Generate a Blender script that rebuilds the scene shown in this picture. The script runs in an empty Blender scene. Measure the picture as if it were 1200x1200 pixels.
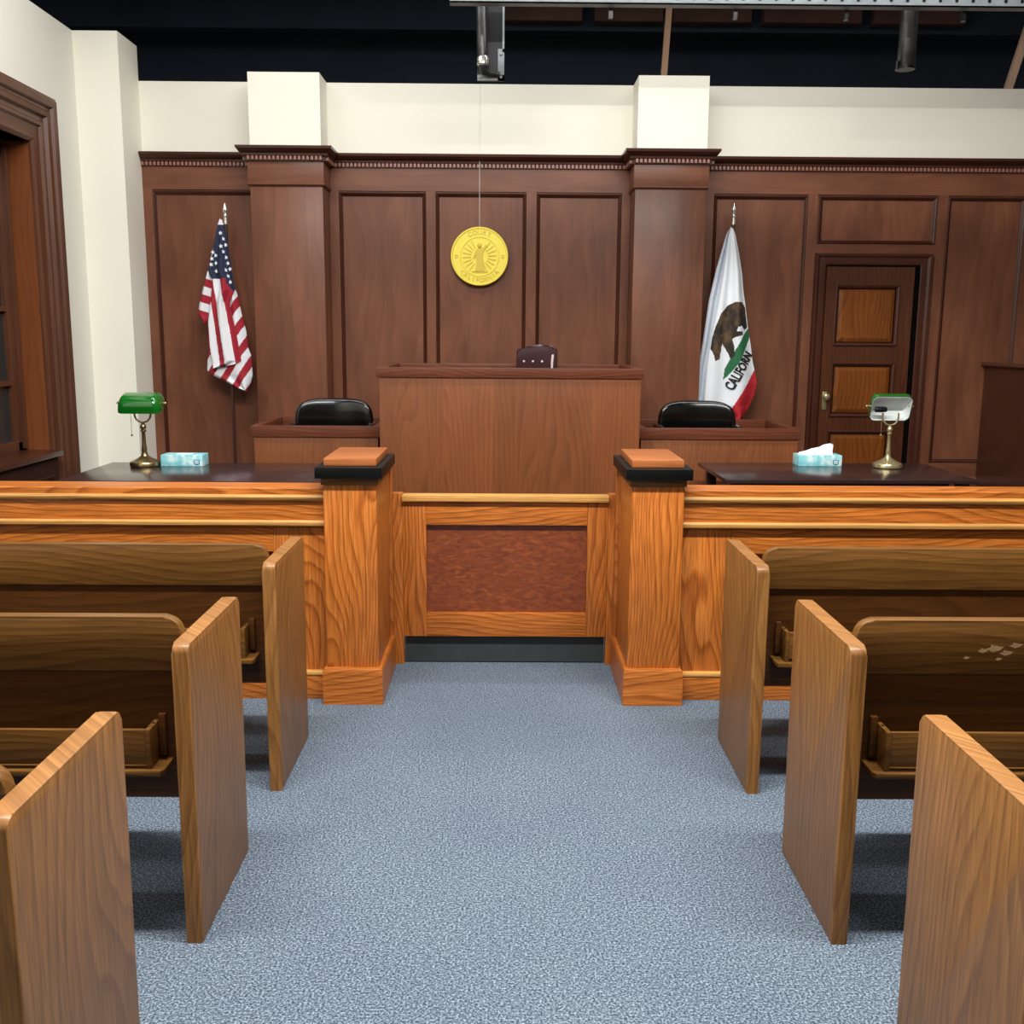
import bpy, bmesh, math, random
from mathutils import Vector, Matrix, noise
random.seed(7)
PI = math.pi
scn = bpy.context.scene
C = scn.collection

# ------------------------------------------------------------------ camera
cam_d = bpy.data.cameras.new('camera'); cam = bpy.data.objects.new('camera', cam_d); C.objects.link(cam)
PITCH, YAW, ROLL = 0.1728, 0.0086, 0.0070
fwd = Vector((math.sin(YAW)*math.cos(PITCH), math.cos(YAW)*math.cos(PITCH), -math.sin(PITCH)))
rgt = Vector((math.cos(YAW), -math.sin(YAW), 0)); upv = rgt.cross(fwd)
r2 = rgt*math.cos(ROLL) + upv*math.sin(ROLL); u2 = -rgt*math.sin(ROLL) + upv*math.cos(ROLL)
Mx = Matrix((r2, u2, -fwd)).transposed().to_4x4(); Mx.translation = Vector((0, 0, 1.55))
cam.matrix_world = Mx
cam_d.sensor_width = 36; cam_d.lens = 36*1196.9/1200; cam_d.clip_start = .05
scn.camera = cam

# ------------------------------------------------------------------ world, lights, exposure
w = bpy.data.worlds.new('world'); scn.world = w; w.use_nodes = True
w.node_tree.nodes['Background'].inputs[0].default_value = (.9, .93, 1, 1)
w.node_tree.nodes['Background'].inputs[1].default_value = .08
vs = scn.view_settings
vs.view_transform = 'Standard'; vs.look = 'None'; vs.gamma = 1; vs.use_curve_mapping = False
vs.exposure = 0.40

def area(name, loc, sx, sy, power, color=(1, .985, .96), rot=(0, 0, 0)):
    l = bpy.data.lights.new(name, 'AREA'); l.shape = 'RECTANGLE'; l.size = sx; l.size_y = sy
    l.energy = power; l.color = color
    o = bpy.data.objects.new(name, l); C.objects.link(o); o.location = loc; o.rotation_euler = rot
    return o
# rows of overhead tube lights running across the set
area('tube_light', (.2, 2.1, 4.25), 4.6, .22, 390)
area('tube_light', (.2, 5.7, 4.3), 6.0, .16, 92)
area('tube_light', (.2, 3.0, 4.25), 5.0, .16, 20)
area('tube_light', (.2, -1.6, 4.1), 6.0, .30, 70)
area('tube_light', (.2, 6.5, 4.35), 5.5, .16, 18)

# ------------------------------------------------------------------ node helpers
def mat(name):
    m = bpy.data.materials.new(name); m.use_nodes = True
    nt = m.node_tree; return m, nt, nt.nodes['Principled BSDF']
def lin(c):
    f = lambda v: v/12.92 if v <= .04045 else ((v+.055)/1.055)**2.4
    return tuple(f(v/255) for v in c) + (1,)
def N(nt, t, **k):
    n = nt.nodes.new(t)
    for a, v in k.items():
        if a.startswith('i_'): n.inputs[int(a[2:]) if a[2:].isdigit() else a[2:]].default_value = v
        else: setattr(n, a, v)
    return n
def math_n(nt, op, a, b=None):
    n = nt.nodes.new('ShaderNodeMath'); n.operation = op
    for i, v in enumerate((a, b)):
        if v is None: continue
        if hasattr(v, 'is_linked') or hasattr(v, 'links'): nt.links.new(v, n.inputs[i])
        else: n.inputs[i].default_value = v
    return n.outputs[0]
def ramp(nt, fac, stops, interp='LINEAR'):
    r = nt.nodes.new('ShaderNodeValToRGB'); r.color_ramp.interpolation = interp
    e = r.color_ramp.elements
    while len(e) < len(stops): e.new(.5)
    for i, (p, c) in enumerate(stops): e[i].position = p; e[i].color = c
    nt.links.new(fac, r.inputs[0]); return r.outputs[0]
def mixc(nt, fac, a, b, mode='MIX'):
    n = nt.nodes.new('ShaderNodeMix'); n.data_type = 'RGBA'; n.blend_type = mode
    for s, v in ((n.inputs[0], fac), (n.inputs[6], a), (n.inputs[7], b)):
        if hasattr(v, 'links'): nt.links.new(v, s)
        else: s.default_value = v
    return n.outputs[2]

def plain(name, c, rough=.5, metal=0, coat=0, spec=None, var=0.0, vscale=6):
    m, nt, b = mat(name)
    b.inputs['Roughness'].default_value = rough; b.inputs['Metallic'].default_value = metal
    b.inputs['Coat Weight'].default_value = coat
    if spec is not None: b.inputs['Specular IOR Level'].default_value = spec
    col = lin(c)
    tc = N(nt, 'ShaderNodeTexCoord'); no = N(nt, 'ShaderNodeTexNoise'); no.inputs['Scale'].default_value = vscale
    no.inputs['Detail'].default_value = 4
    nt.links.new(tc.outputs['Object'], no.inputs['Vector'])
    k = 1-var
    out = ramp(nt, no.outputs[0], [(.3, (col[0]*k, col[1]*k, col[2]*k, 1)), (.7, col)])
    nt.links.new(out, b.inputs['Base Color'])
    return m

def wood(name, light, mid, dark, axis='z', rings=38, K=16, rough=.38, lines=.6, blotch=.15, fibre=.25, coat=.15, plank=None, low=2.6, arch=.8):
    """oak / mahogany veneer: stretched noise bends the growth rings along the grain axis"""
    m, nt, b = mat(name)
    tc = N(nt, 'ShaderNodeTexCoord'); sp = N(nt, 'ShaderNodeSeparateXYZ'); oi = N(nt, 'ShaderNodeObjectInfo')
    nt.links.new(tc.outputs['Object'], sp.inputs[0])
    x, y, z = sp.outputs
    rnd = math_n(nt, 'MULTIPLY', oi.outputs['Random'], 37.0)
    if axis == 'z': al, cr = z, math_n(nt, 'ADD', x, math_n(nt, 'MULTIPLY', y, .93))
    elif axis == 'x': al, cr = x, math_n(nt, 'ADD', z, math_n(nt, 'MULTIPLY', y, .93))
    else: al, cr = y, math_n(nt, 'ADD', z, math_n(nt, 'MULTIPLY', x, .93))
    if plank:
        pid = math_n(nt, 'FLOOR', math_n(nt, 'DIVIDE', math_n(nt, 'ADD', cr, 20.07), plank))
        rnd = math_n(nt, 'ADD', rnd, math_n(nt, 'MULTIPLY', pid, 3.71))
    cb = N(nt, 'ShaderNodeCombineXYZ')
    nt.links.new(math_n(nt, 'MULTIPLY', cr, low), cb.inputs[0]); nt.links.new(math_n(nt, 'MULTIPLY', al, arch), cb.inputs[1]); nt.links.new(rnd, cb.inputs[2])
    n1 = N(nt, 'ShaderNodeTexNoise'); n1.inputs['Scale'].default_value = 1.3; n1.inputs['Detail'].default_value = 1.5; n1.inputs['Roughness'].default_value = .4
    nt.links.new(cb.outputs[0], n1.inputs['Vector'])
    cw = N(nt, 'ShaderNodeCombineXYZ')
    nt.links.new(math_n(nt, 'MULTIPLY', cr, 26), cw.inputs[0]); nt.links.new(math_n(nt, 'MULTIPLY', al, 2.5), cw.inputs[1]); nt.links.new(rnd, cw.inputs[2])
    nw = N(nt, 'ShaderNodeTexNoise'); nw.inputs['Scale'].default_value = 1; nw.inputs['Detail'].default_value = 2
    nt.links.new(cw.outputs[0], nw.inputs['Vector'])
    ph = math_n(nt, 'ADD', math_n(nt, 'MULTIPLY', cr, rings), math_n(nt, 'MULTIPLY', n1.outputs[0], K))
    ph = math_n(nt, 'ADD', ph, math_n(nt, 'MULTIPLY', nw.outputs[0], .55))
    fr = math_n(nt, 'FRACT', ph)
    L, Md, D = lin(light), lin(mid), lin(dark)
    ring = ramp(nt, fr, [(0, L), (.6, Md), (.88, D), (.97, Md), (1, L)])
    cf = N(nt, 'ShaderNodeCombineXYZ')
    nt.links.new(math_n(nt, 'MULTIPLY', cr, 170), cf.inputs[0]); nt.links.new(math_n(nt, 'MULTIPLY', al, 7), cf.inputs[1]); nt.links.new(rnd, cf.inputs[2])
    nf = N(nt, 'ShaderNodeTexNoise'); nf.inputs['Scale'].default_value = 1; nf.inputs['Detail'].default_value = 3
    nt.links.new(cf.outputs[0], nf.inputs['Vector'])
    base = mixc(nt, lines, Md, ring)
    g = ramp(nt, nf.outputs[0], [(.32, (1-fibre,)*3+(1,)), (.62, (1, 1, 1, 1))])
    base = mixc(nt, 1.0, base, g, 'MULTIPLY')
    cbb = N(nt, 'ShaderNodeCombineXYZ')
    nt.links.new(math_n(nt, 'MULTIPLY', cr, 5), cbb.inputs[0]); nt.links.new(math_n(nt, 'MULTIPLY', al, 1.6), cbb.inputs[1]); nt.links.new(rnd, cbb.inputs[2])
    nb = N(nt, 'ShaderNodeTexNoise'); nb.inputs['Scale'].default_value = 1; nb.inputs['Detail'].default_value = 3
    nt.links.new(cbb.outputs[0], nb.inputs['Vector'])
    g2 = ramp(nt, nb.outputs[0], [(.3, (1-blotch,)*3+(1,)), (.7, (1+blotch*.6,)*3+(1,))])
    base = mixc(nt, 1.0, base, g2, 'MULTIPLY')
    if plank:
        wn = N(nt, 'ShaderNodeTexWhiteNoise', noise_dimensions='1D'); nt.links.new(pid, wn.inputs['W'])
        g3 = ramp(nt, wn.outputs[0], [(0, (.90,)*3+(1,)), (1, (1.06, 1.06, 1.06, 1))])
        base = mixc(nt, 1.0, base, g3, 'MULTIPLY')
    nt.links.new(base, b.inputs['Base Color'])
    b.inputs['Roughness'].default_value = rough; b.inputs['Coat Weight'].default_value = coat*.4; b.inputs['Coat Roughness'].default_value = .2; b.inputs['Specular IOR Level'].default_value = .32
    bp = N(nt, 'ShaderNodeBump'); bp.inputs['Strength'].default_value = .08; bp.inputs['Distance'].default_value = .002
    nt.links.new(nf.outputs[0], bp.inputs['Height']); nt.links.new(bp.outputs[0], b.inputs['Normal'])
    return m

# ------------------------------------------------------------------ materials
OAKL, OAKM, OAKD = (198, 122, 54), (184, 103, 38), (122, 58, 16)
oak_z = wood('orange_oak_upright', OAKL, OAKM, OAKD, 'z', rings=40, K=26, lines=.62, low=2.4, arch=.6, fibre=.42)
oak_x = wood('orange_oak_lengthwise', OAKL, OAKM, OAKD, 'x', rings=44, low=2.6, K=18, lines=.62, arch=.7, fibre=.42)
oak_edge = wood('oak_edge_moulding', (212, 164, 96), (196, 144, 76), (150, 100, 48), 'x', rings=90, K=6)
oak_y = wood('orange_oak_cap', (172, 108, 62), (160, 94, 50), (130, 72, 34), 'x', rings=60, K=5, lines=.35)
PL, PM, PD = (162, 114, 62), (140, 94, 46), (98, 60, 26)
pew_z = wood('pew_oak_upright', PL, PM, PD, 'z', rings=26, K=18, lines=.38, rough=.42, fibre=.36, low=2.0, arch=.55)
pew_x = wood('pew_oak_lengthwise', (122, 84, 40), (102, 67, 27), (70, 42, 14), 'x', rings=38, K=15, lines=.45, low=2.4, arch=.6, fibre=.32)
pew_top = wood('pew_oak_edge', (206, 150, 84), (190, 130, 66), (150, 96, 44), 'y', rings=60, K=6, lines=.4)
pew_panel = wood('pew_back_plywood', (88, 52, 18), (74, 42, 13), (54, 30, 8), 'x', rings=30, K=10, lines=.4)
MHL, MHM, MHD = (138, 89, 65), (118, 72, 51), (91, 54, 38)
mah_z = wood('mahogany_upright', MHL, MHM, MHD, 'z', rings=9, K=5, lines=.18, rough=.38, blotch=.30, fibre=.14, coat=.15)
mah_x = wood('mahogany_lengthwise', MHL, MHM, MHD, 'x', rings=9, K=5, lines=.18, rough=.38, blotch=.24, fibre=.14, coat=.15)
mah_dark = wood('dark_mahogany_moulding', (84, 44, 30), (70, 36, 24), (48, 24, 16), 'x', rings=30, K=4, lines=.2, rough=.32, fibre=.12, coat=.3)
mah_case = wood('window_casing_wood', (112, 74, 54), (92, 56, 38), (64, 36, 24), 'z', rings=30, K=4, lines=.25, rough=.36, fibre=.2, coat=.25)
jamb_wood = wood('window_jamb_plywood', (142, 84, 48), (128, 72, 38), (104, 56, 30), 'z', rings=20, K=5, lines=.25, fibre=.1)
door_z = wood('door_mahogany', (98, 56, 34), (82, 45, 27), (58, 30, 18), 'z', rings=30, K=6, lines=.35, coat=.35, rough=.3)
door_panel = wood('door_panel_mahogany', (142, 84, 34), (122, 66, 24), (90, 46, 16), 'z', rings=26, K=10, lines=.4, coat=.35, rough=.3)
bench_z = wood('bench_veneer', (150, 92, 54), (130, 75, 42), (102, 55, 29), 'z', rings=30, K=14, low=2.6, arch=.5, lines=.28, plank=.31, blotch=.12, fibre=.16)
bench_x = wood('bench_rail_wood', (126, 72, 46), (106, 56, 36), (76, 36, 22), 'x', rings=50, K=10, lines=.45)
dentil_lit_m = plain('lit_dentil_wood', (150, 100, 84), .35, coat=.2, var=.15)  # paler than the crown: light caught by the dentils is in the colour
desk_m = wood('dark_desk_wood', (58, 42, 42), (50, 36, 36), (40, 28, 28), 'x', rings=30, K=4, lines=.2, rough=.22, fibre=.1, coat=.5)
inset_m = None
black_slab = plain('black_stone', (5, 6, 6), .4, spec=.25, var=.3, vscale=9)
under_gate_m = plain('dark_under_gate_board', (48, 54, 54), .6, var=.25, vscale=12)
cream = plain('cream_paint', (244, 241, 226), .75, var=.03, vscale=2)
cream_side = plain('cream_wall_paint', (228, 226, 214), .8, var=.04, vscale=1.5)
dim_wall = plain('brown_grey_wall_paint', (108, 98, 88), .8, var=.05, vscale=2)
dark_ceiling = plain('black_soffit', (40, 47, 62), .9, var=.3, vscale=2)
joist_m = plain('brown_joist', (96, 64, 52), .85, var=.5, vscale=3)
raw_wood = wood('raw_timber', (226, 192, 166), (210, 174, 146), (180, 140, 112), 'z', rings=60, K=4, lines=.4, rough=.7, coat=0)
galv = plain('galvanised_steel', (134, 142, 144), .5, metal=.1, var=.3, vscale=14)
galv_dark = plain('galvanised_duct', (86, 86, 86), .34, metal=.8, var=.5, vscale=16)
black_metal = plain('black_metal', (20, 20, 22), .4, metal=.5)
brass = plain('antique_brass', (176, 156, 112), .28, metal=1, var=.15, vscale=30)
brass_b = plain('polished_brass', (214, 200, 154), .26, metal=.8, var=.1, vscale=30)
silver = plain('silver_finial', (236, 232, 224), .25, metal=.8)
pole_m = plain('dark_pole', (60, 34, 26), .35, coat=.3)
black_leather = plain('black_leather', (6, 8, 8), .2, coat=.3, var=.2, vscale=20)
burgundy = plain('burgundy_leather', (52, 10, 20), .35, coat=.1, var=.25, vscale=20)
highlight_m = plain('pale_highlight', (214, 196, 196), .4)
tissue = plain('white_tissue', (248, 248, 250), .85)
glass_dark = plain('window_glass', (44, 48, 48), .12, spec=.8)
bulb_black = plain('black_bakelite', (14, 16, 18), .35)
chalk = plain('pale_streak', (110, 116, 124), .9)

def carpet_mat():
    m, nt, b = mat('blue_grey_carpet')
    tc = N(nt, 'ShaderNodeTexCoord')
    n1 = N(nt, 'ShaderNodeTexNoise'); n1.inputs['Scale'].default_value = 165; n1.inputs['Detail'].default_value = 3; n1.inputs['Roughness'].default_value = .7
    n2 = N(nt, 'ShaderNodeTexNoise'); n2.inputs['Scale'].default_value = 1.4; n2.inputs['Detail'].default_value = 4
    n3 = N(nt, 'ShaderNodeTexNoise'); n3.inputs['Scale'].default_value = 60; n3.inputs['Detail'].default_value = 2; n3.inputs['Distortion'].default_value = 1.5
    for n in (n1, n2, n3): nt.links.new(tc.outputs['Object'], n.inputs['Vector'])
    a = ramp(nt, n1.outputs[0], [(.36, lin((40, 47, 56))), (.5, lin((84, 95, 107))), (.64, lin((138, 149, 160)))])
    g = ramp(nt, n2.outputs[0], [(.3, (.9, .9, .93, 1)), (.7, (1.06, 1.06, 1.04, 1))])
    g3 = ramp(nt, n3.outputs[0], [(.35, (.88, .88, .9, 1)), (.65, (1.08, 1.08, 1.08, 1))])
    c = mixc(nt, 1, mixc(nt, 1, a, g, 'MULTIPLY'), g3, 'MULTIPLY')
    nt.links.new(c, b.inputs['Base Color']); b.inputs['Roughness'].default_value = .95; b.inputs['Specular IOR Level'].default_value = .1
    bp = N(nt, 'ShaderNodeBump'); bp.inputs['Strength'].default_value = .5; bp.inputs['Distance'].default_value = .006
    nt.links.new(n1.outputs[0], bp.inputs['Height']); nt.links.new(bp.outputs[0], b.inputs['Normal'])
    return m
carpet = carpet_mat()

def burl_mat():
    m, nt, b = mat('red_burl_panel')
    tc = N(nt, 'ShaderNodeTexCoord'); mp = N(nt, 'ShaderNodeMapping'); mp.inputs['Scale'].default_value = (22, 22, 60); mp.inputs['Rotation'].default_value = (0, .3, 0)
    n1 = N(nt, 'ShaderNodeTexNoise'); n1.inputs['Scale'].default_value = 1; n1.inputs['Detail'].default_value = 3; n1.inputs['Distortion'].default_value = .8
    nt.links.new(tc.outputs['Object'], mp.inputs[0]); nt.links.new(mp.outputs[0], n1.inputs['Vector'])
    a = ramp(nt, n1.outputs[0], [(.3, lin((96, 42, 16))), (.55, lin((118, 56, 22))), (.72, lin((138, 70, 28)))])
    nt.links.new(a, b.inputs['Base Color']); b.inputs['Roughness'].default_value = .4; b.inputs['Coat Weight'].default_value = .2
    return m
inset_m = burl_mat()

def gold_mat():
    m, nt, b = mat('gold_paint')
    b.inputs['Base Color'].default_value = lin((246, 226, 86)); b.inputs['Roughness'].default_value = .42; b.inputs['Metallic'].default_value = .15
    return m
gold = gold_mat()
gold_lo = plain('gold_relief_line', (228, 204, 72), .5)

def glass_green():
    m, nt, b = mat('green_glass')
    b.inputs['Base Color'].default_value = lin((4, 100, 26)); b.inputs['Roughness'].default_value = .08; b.inputs['Coat Weight'].default_value = .8
    b.inputs['Subsurface Weight'].default_value = 0
    return m
green_glass = glass_green()
white_glass = plain('white_opal_glass', (232, 240, 238), .18, coat=.5)

def tissue_box_mat():
    m, nt, b = mat('teal_tissue_box')
    tc = N(nt, 'ShaderNodeTexCoord'); n1 = N(nt, 'ShaderNodeTexNoise'); n1.inputs['Scale'].default_value = 22; n1.inputs['Detail'].default_value = 3
    nt.links.new(tc.outputs['Object'], n1.inputs['Vector'])
    a = ramp(nt, n1.outputs[0], [(.36, lin((120, 205, 216))), (.52, lin((160, 224, 230))), (.64, lin((220, 244, 244)))])
    nt.links.new(a, b.inputs['Base Color']); b.inputs['Roughness'].default_value = .45
    return m
box_m = tissue_box_mat()
box_mark = plain('teal_print', (50, 140, 160), .5)

def attr_cloth(name, rough=.8):
    m, nt, b = mat(name)
    at = N(nt, 'ShaderNodeAttribute'); at.attribute_name = 'Col'
    nt.links.new(at.outputs['Color'], b.inputs['Base Color']); b.inputs['Roughness'].default_value = rough
    return m
flag_cloth = attr_cloth('printed_flag_cloth')
white_cloth = plain('white_thread', (240, 240, 240), .8)
black_print = plain('black_print', (22, 22, 22), .8)

# ------------------------------------------------------------------ mesh helpers
def new(): return bmesh.new()
def box(bm, x0, x1, y0, y1, z0, z1, bev=0, seg=2):
    vs_ = [bm.verts.new((x, y, z)) for x in (x0, x1) for y in (y0, y1) for z in (z0, z1)]
    fs = [bm.faces.new([vs_[i] for i in q]) for q in ((0, 1, 3, 2), (4, 6, 7, 5), (0, 4, 5, 1), (2, 3, 7, 6), (0, 2, 6, 4), (1, 5, 7, 3))]
    if bev:
        es = list({e for f in fs for e in f.edges})
        bmesh.ops.bevel(bm, geom=es, offset=bev, segments=seg, affect='EDGES', profile=.6)
    return bm
def prism(bm, pts, ax, a0, a1, bev=0):
    """polygon pts (two coords in order of the remaining axes) extruded along ax from a0 to a1"""
    def P(p, a):
        return {'x': (a, p[0], p[1]), 'y': (p[0], a, p[1]), 'z': (p[0], p[1], a)}[ax]
    A = [bm.verts.new(P(p, a0)) for p in pts]; B = [bm.verts.new(P(p, a1)) for p in pts]
    n = len(pts); fs = [bm.faces.new(A), bm.faces.new(B[::-1])]
    for i in range(n): fs.append(bm.faces.new((A[i], B[i], B[(i+1) % n], A[(i+1) % n])))
    if bev:
        es = list({e for f in fs[:2] for e in f.edges})
        bmesh.ops.bevel(bm, geom=es, offset=bev, segments=2, affect='EDGES', profile=.6)
    return bm
def lathe(bm, prof, n=32, c=(0, 0, 0), ax='z'):
    def P(r, h, a):
        x, y = r*math.cos(a), r*math.sin(a)
        return {'z': (c[0]+x, c[1]+y, c[2]+h), 'x': (c[0]+h, c[1]+x, c[2]+y), 'y': (c[0]+x, c[1]+h, c[2]+y)}[ax]
    rs = []
    for r, h in prof:
        rs.append([bm.verts.new(P(max(r, 1e-5), h, 2*PI*k/n)) for k in range(n)])
    for a, b in zip(rs, rs[1:]):
        for k in range(n): bm.faces.new((a[k], a[(k+1) % n], b[(k+1) % n], b[k]))
    bm.faces.new(rs[0][::-1]); bm.faces.new(rs[-1])
    return bm
def tube(bm, pts, r, n=10, radii=None):
    pts = [Vector(p) for p in pts]; rings = []
    prev = None
    for i, p in enumerate(pts):
        d = (pts[min(i+1, len(pts)-1)] - pts[max(i-1, 0)]).normalized()
        if prev is None:
            a = Vector((0, 0, 1)) if abs(d.z) < .9 else Vector((1, 0, 0)); u = d.cross(a).normalized()
        else: u = (prev - d*prev.dot(d)).normalized()
        prev = u; v = d.cross(u); rr = radii[i] if radii else r
        rings.append([bm.verts.new(p + rr*(u*math.cos(2*PI*k/n) + v*math.sin(2*PI*k/n))) for k in range(n)])
    for a, b in zip(rings, rings[1:]):
        for k in range(n): bm.faces.new((a[k], a[(k+1) % n], b[(k+1) % n], b[k]))
    bm.faces.new(rings[0][::-1]); bm.faces.new(rings[-1])
    return bm
def sweep(bm, path, prof, up, closed=False):
    """mitred sweep of a moulding profile [(out, up)] round a path; 'out' is to the right of travel seen from +up"""
    up = Vector(up); path = [Vector(p) for p in path]; n = len(path); rings = []
    for i, p in enumerate(path):
        if closed: d0 = (p-path[i-1]).normalized(); d1 = (path[(i+1) % n]-p).normalized()
        else:
            d0 = (p-path[max(i-1, 0)]) if i else (path[1]-p); d1 = (path[min(i+1, n-1)]-p) if i < n-1 else (p-path[i-1])
            d0.normalize(); d1.normalize()
        o0 = d0.cross(up); o1 = d1.cross(up); m = (o0+o1); m = m/(m.dot(o0) if abs(m.dot(o0)) > 1e-6 else 1)
        rings.append([bm.verts.new(p + m*a + up*b) for a, b in prof])
    k = len(prof); R = list(zip(rings, rings[1:])) + ([(rings[-1], rings[0])] if closed else [])
    for a, b in R:
        for j in range(k): bm.faces.new((a[j], a[(j+1) % k], b[(j+1) % k], b[j]))
    if not closed: bm.faces.new(rings[0][::-1]); bm.faces.new(rings[-1])
    return bm
def smooth_by(me, ang=35):
    for p in me.polygons: p.use_smooth = True
    try: me.set_sharp_from_angle(angle=math.radians(ang))
    except Exception: pass

def obj(name, bm, m, parent=None, world=False, smooth=True):
    bmesh.ops.recalc_face_normals(bm, faces=bm.faces)
    me = bpy.data.meshes.new(name); bm.to_mesh(me); bm.free()
    for mm in (m if isinstance(m, (list, tuple)) else [m]): me.materials.append(mm)
    if smooth: smooth_by(me)
    o = bpy.data.objects.new(name, me); C.objects.link(o)
    if parent is not None:
        o.parent = parent
        if world:
            p = parent; off = Vector((0, 0, 0))
            while p is not None: off += p.location; p = p.parent
            me.transform(Matrix.Translation(-off))
    return o
def thing(name, label, cat, loc=(0, 0, 0), rz=0, group=None):
    o = bpy.data.objects.new(name, None); C.objects.link(o); o.empty_display_size = .1
    o.location = loc; o.rotation_euler = (0, 0, rz); o['label'] = label; o['category'] = cat
    if group: o['group'] = group
    return o
def tag(o, label, cat, group=None):
    o['label'] = label; o['category'] = cat
    if group: o['group'] = group
    return o
def struct(o, label=None, cat=None):
    o['kind'] = 'structure'
    if label: o['label'] = label
    if cat: o['category'] = cat
    return o
def dup(root, loc, rz, label, group=None):
    def cp(o, par):
        c = o.copy(); C.objects.link(c)
        if par is not None: c.parent = par
        for ch in [x for x in bpy.data.objects if x.parent == o]: cp(ch, c)
        return c
    r = cp(root, None); r.location = loc; r.rotation_euler = (0, 0, rz); r['label'] = label
    if group: r['group'] = group
    return r
def place_origin(o):
    """put a single-mesh thing's origin at the middle of its base"""
    co = [v.co for v in o.data.vertices]
    c = Vector(((min(v.x for v in co)+max(v.x for v in co))/2, (min(v.y for v in co)+max(v.y for v in co))/2, min(v.z for v in co)))
    o.data.transform(Matrix.Translation(-c)); o.location = c
    return o

# ================================================================== SETTING
XL, XR, YB, YR = -2.95, 4.60, 7.80, -3.6
HW = 3.325                                             # top of the back flat
f = struct(obj('floor', box(new(), -3.9, 4.9, -3.8, 9.8, -.08, 0), carpet), 'blue-grey cut pile carpet running up the aisle', 'floor')
c = struct(obj('ceiling', box(new(), -5, 7, -3.8, 9.8, 5.0, 5.1), dark_ceiling))
bm = new(); box(bm, -5, 7, 9.5, 9.6, 0, 5.0)
struct(obj('wall_stage', bm, dark_ceiling))
# back flat of the set: cream above, mahogany panelling below
wb = struct(obj('wall_back', box(new(), XL, XR, YB, YB+.12, 0, HW), cream))
bm = new(); box(bm, XL, XR, YB-.02, YB+.0005, 0, 2.78)
pan = obj('wood_panelling', bm, mah_z, wb)

# wall left with the window opening
WY0, WY1, WZ0, WZ1 = 4.7, 6.62, .80, 2.70
bm = new()
for a in ((YR, WY0, 0, 3.56), (WY1, YB+.12, 0, 3.56), (WY0, WY1, 0, WZ0-.06), (WY0, WY1, WZ1, 3.56)):
    box(bm, XL-.12, XL, a[0], a[1], a[2], a[3])
wl = struct(obj('wall_left', bm, cream_side))
bm = new(); box(bm, XL, -2.645, 7.42, YB, 0, 3.56)
obj('corner_pilaster', bm, cream, wl)
struct(obj('wall_right', box(new(), XR, XR+.12, YR, YB+.12, 0, 3.5), dim_wall))
struct(obj('wall_rear', box(new(), XL-.12, XR+.12, YR-.12, YR, 0, 3.5), dim_wall))

# ---- pilasters
P = [(-1.797, -1.287), (.920, 1.425)]
PY = 7.50
for x0, x1 in P:
    bm = new(); box(bm, x0+.006, x1-.006, PY+.004, YB, 2.7, HW)
    obj('pilaster', bm, cream, wb)
    bm = new(); box(bm, x0, x1, PY, YB, 0, 2.60, .003)
    obj('pilaster_shaft', bm, mah_z, wb)
    bm = new(); box(bm, x0-.012, x1+.012, PY-.014, YB, 2.575, 2.76, .002)
    sweep(bm, [(x0, YB-.02, 2.575), (x0, PY, 2.575), (x1, PY, 2.575), (x1, YB-.02, 2.575)],
          [(0, 0), (0, -.014), (.010, -.010), (.018, 0), (.018, .006), (0, .006)], (0, 0, 1))
    obj('pilaster_frieze', bm, mah_x, wb)

# ---- frieze + crown with dentils wrapping the pilasters
pathx = [(-2.645, YB-.02)]
for x0, x1 in P: pathx += [(x0-.012, YB-.02), (x0-.012, PY-.014), (x1+.012, PY-.014), (x1+.012, YB-.02)]
pathx.append((XR, YB-.02))
bm = new()
prof = [(0, -.035), (.014, -.035), (.016, -.004), (.034, .0), (.036, .016), (.046, .020), (.060, .040), (.066, .044), (.068, .062), (0, .062)]
sweep(bm, [(x, y, 2.765) for x, y in pathx], prof, (0, 0, 1))
cr = struct(obj('trim_1', bm, mah_dark), 'dark mahogany crown moulding with a row of dentils above the panelling', 'crown moulding')
bm = new()
for i in range(len(pathx)-1):
    a, b = Vector(pathx[i]), Vector(pathx[i+1]); L = (b-a).length; d = (b-a)/L; o_ = Vector((d.y, -d.x))
    n = max(1, int(L/.0285))
    for k in range(n):
        t = (k+.5)*L/n; p = a+d*t
        q0 = p - d*.0085 + o_*.012; q1 = p + d*.0085 + o_*.033
        x0, x1 = sorted((q0.x, q1.x)); y0, y1 = sorted((q0.y, q1.y))
        box(bm, x0, x1, y0, y1, 2.737, 2.762)
dn = obj('dentil', bm, dentil_lit_m, cr); dn['kind'] = 'stuff'
for x0, x1 in ((-2.645, P[0][0]), (P[0][1], P[1][0]), (P[1][1], XR)):
    obj('frieze_board', box(new(), x0, x1, YB-.032, YB-.018, 2.572, 2.74), mah_x, wb)

# ---- raised panel mouldings on the back wall
def frame_mould(bm, x0, x1, z0, z1, y):
    # picture-frame moulding, profile proud of the wall; path runs so that 'out' is inward
    pr = [(0, 0), (0, .014), (.006, .020), (.012, .017), (.018, .008), (.026, .004), (.026, 0)]
    sweep(bm, [(x0, y, z0), (x0, y, z1), (x1, y, z1), (x1, y, z0)], pr, (0, -1, 0), closed=True)
def stile(bm, x0, x1, z0, z1): box(bm, x0, x1, YB-.032, YB-.018, z0, z1, .0015, 1)
ZT, ZB = 2.560, .60
panels = [(-2.575, -1.815), (-1.215, -.580), (-.508, .156), (.233, .855), (1.535, 2.225), (3.262, 3.835), (3.93, 4.55)]
for x0, x1 in panels:
    bm = new(); frame_mould(bm, x0, x1, ZB-.1*(x0 < -2), ZT, YB-.020); obj('panel_moulding', bm, mah_dark, wb)
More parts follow.
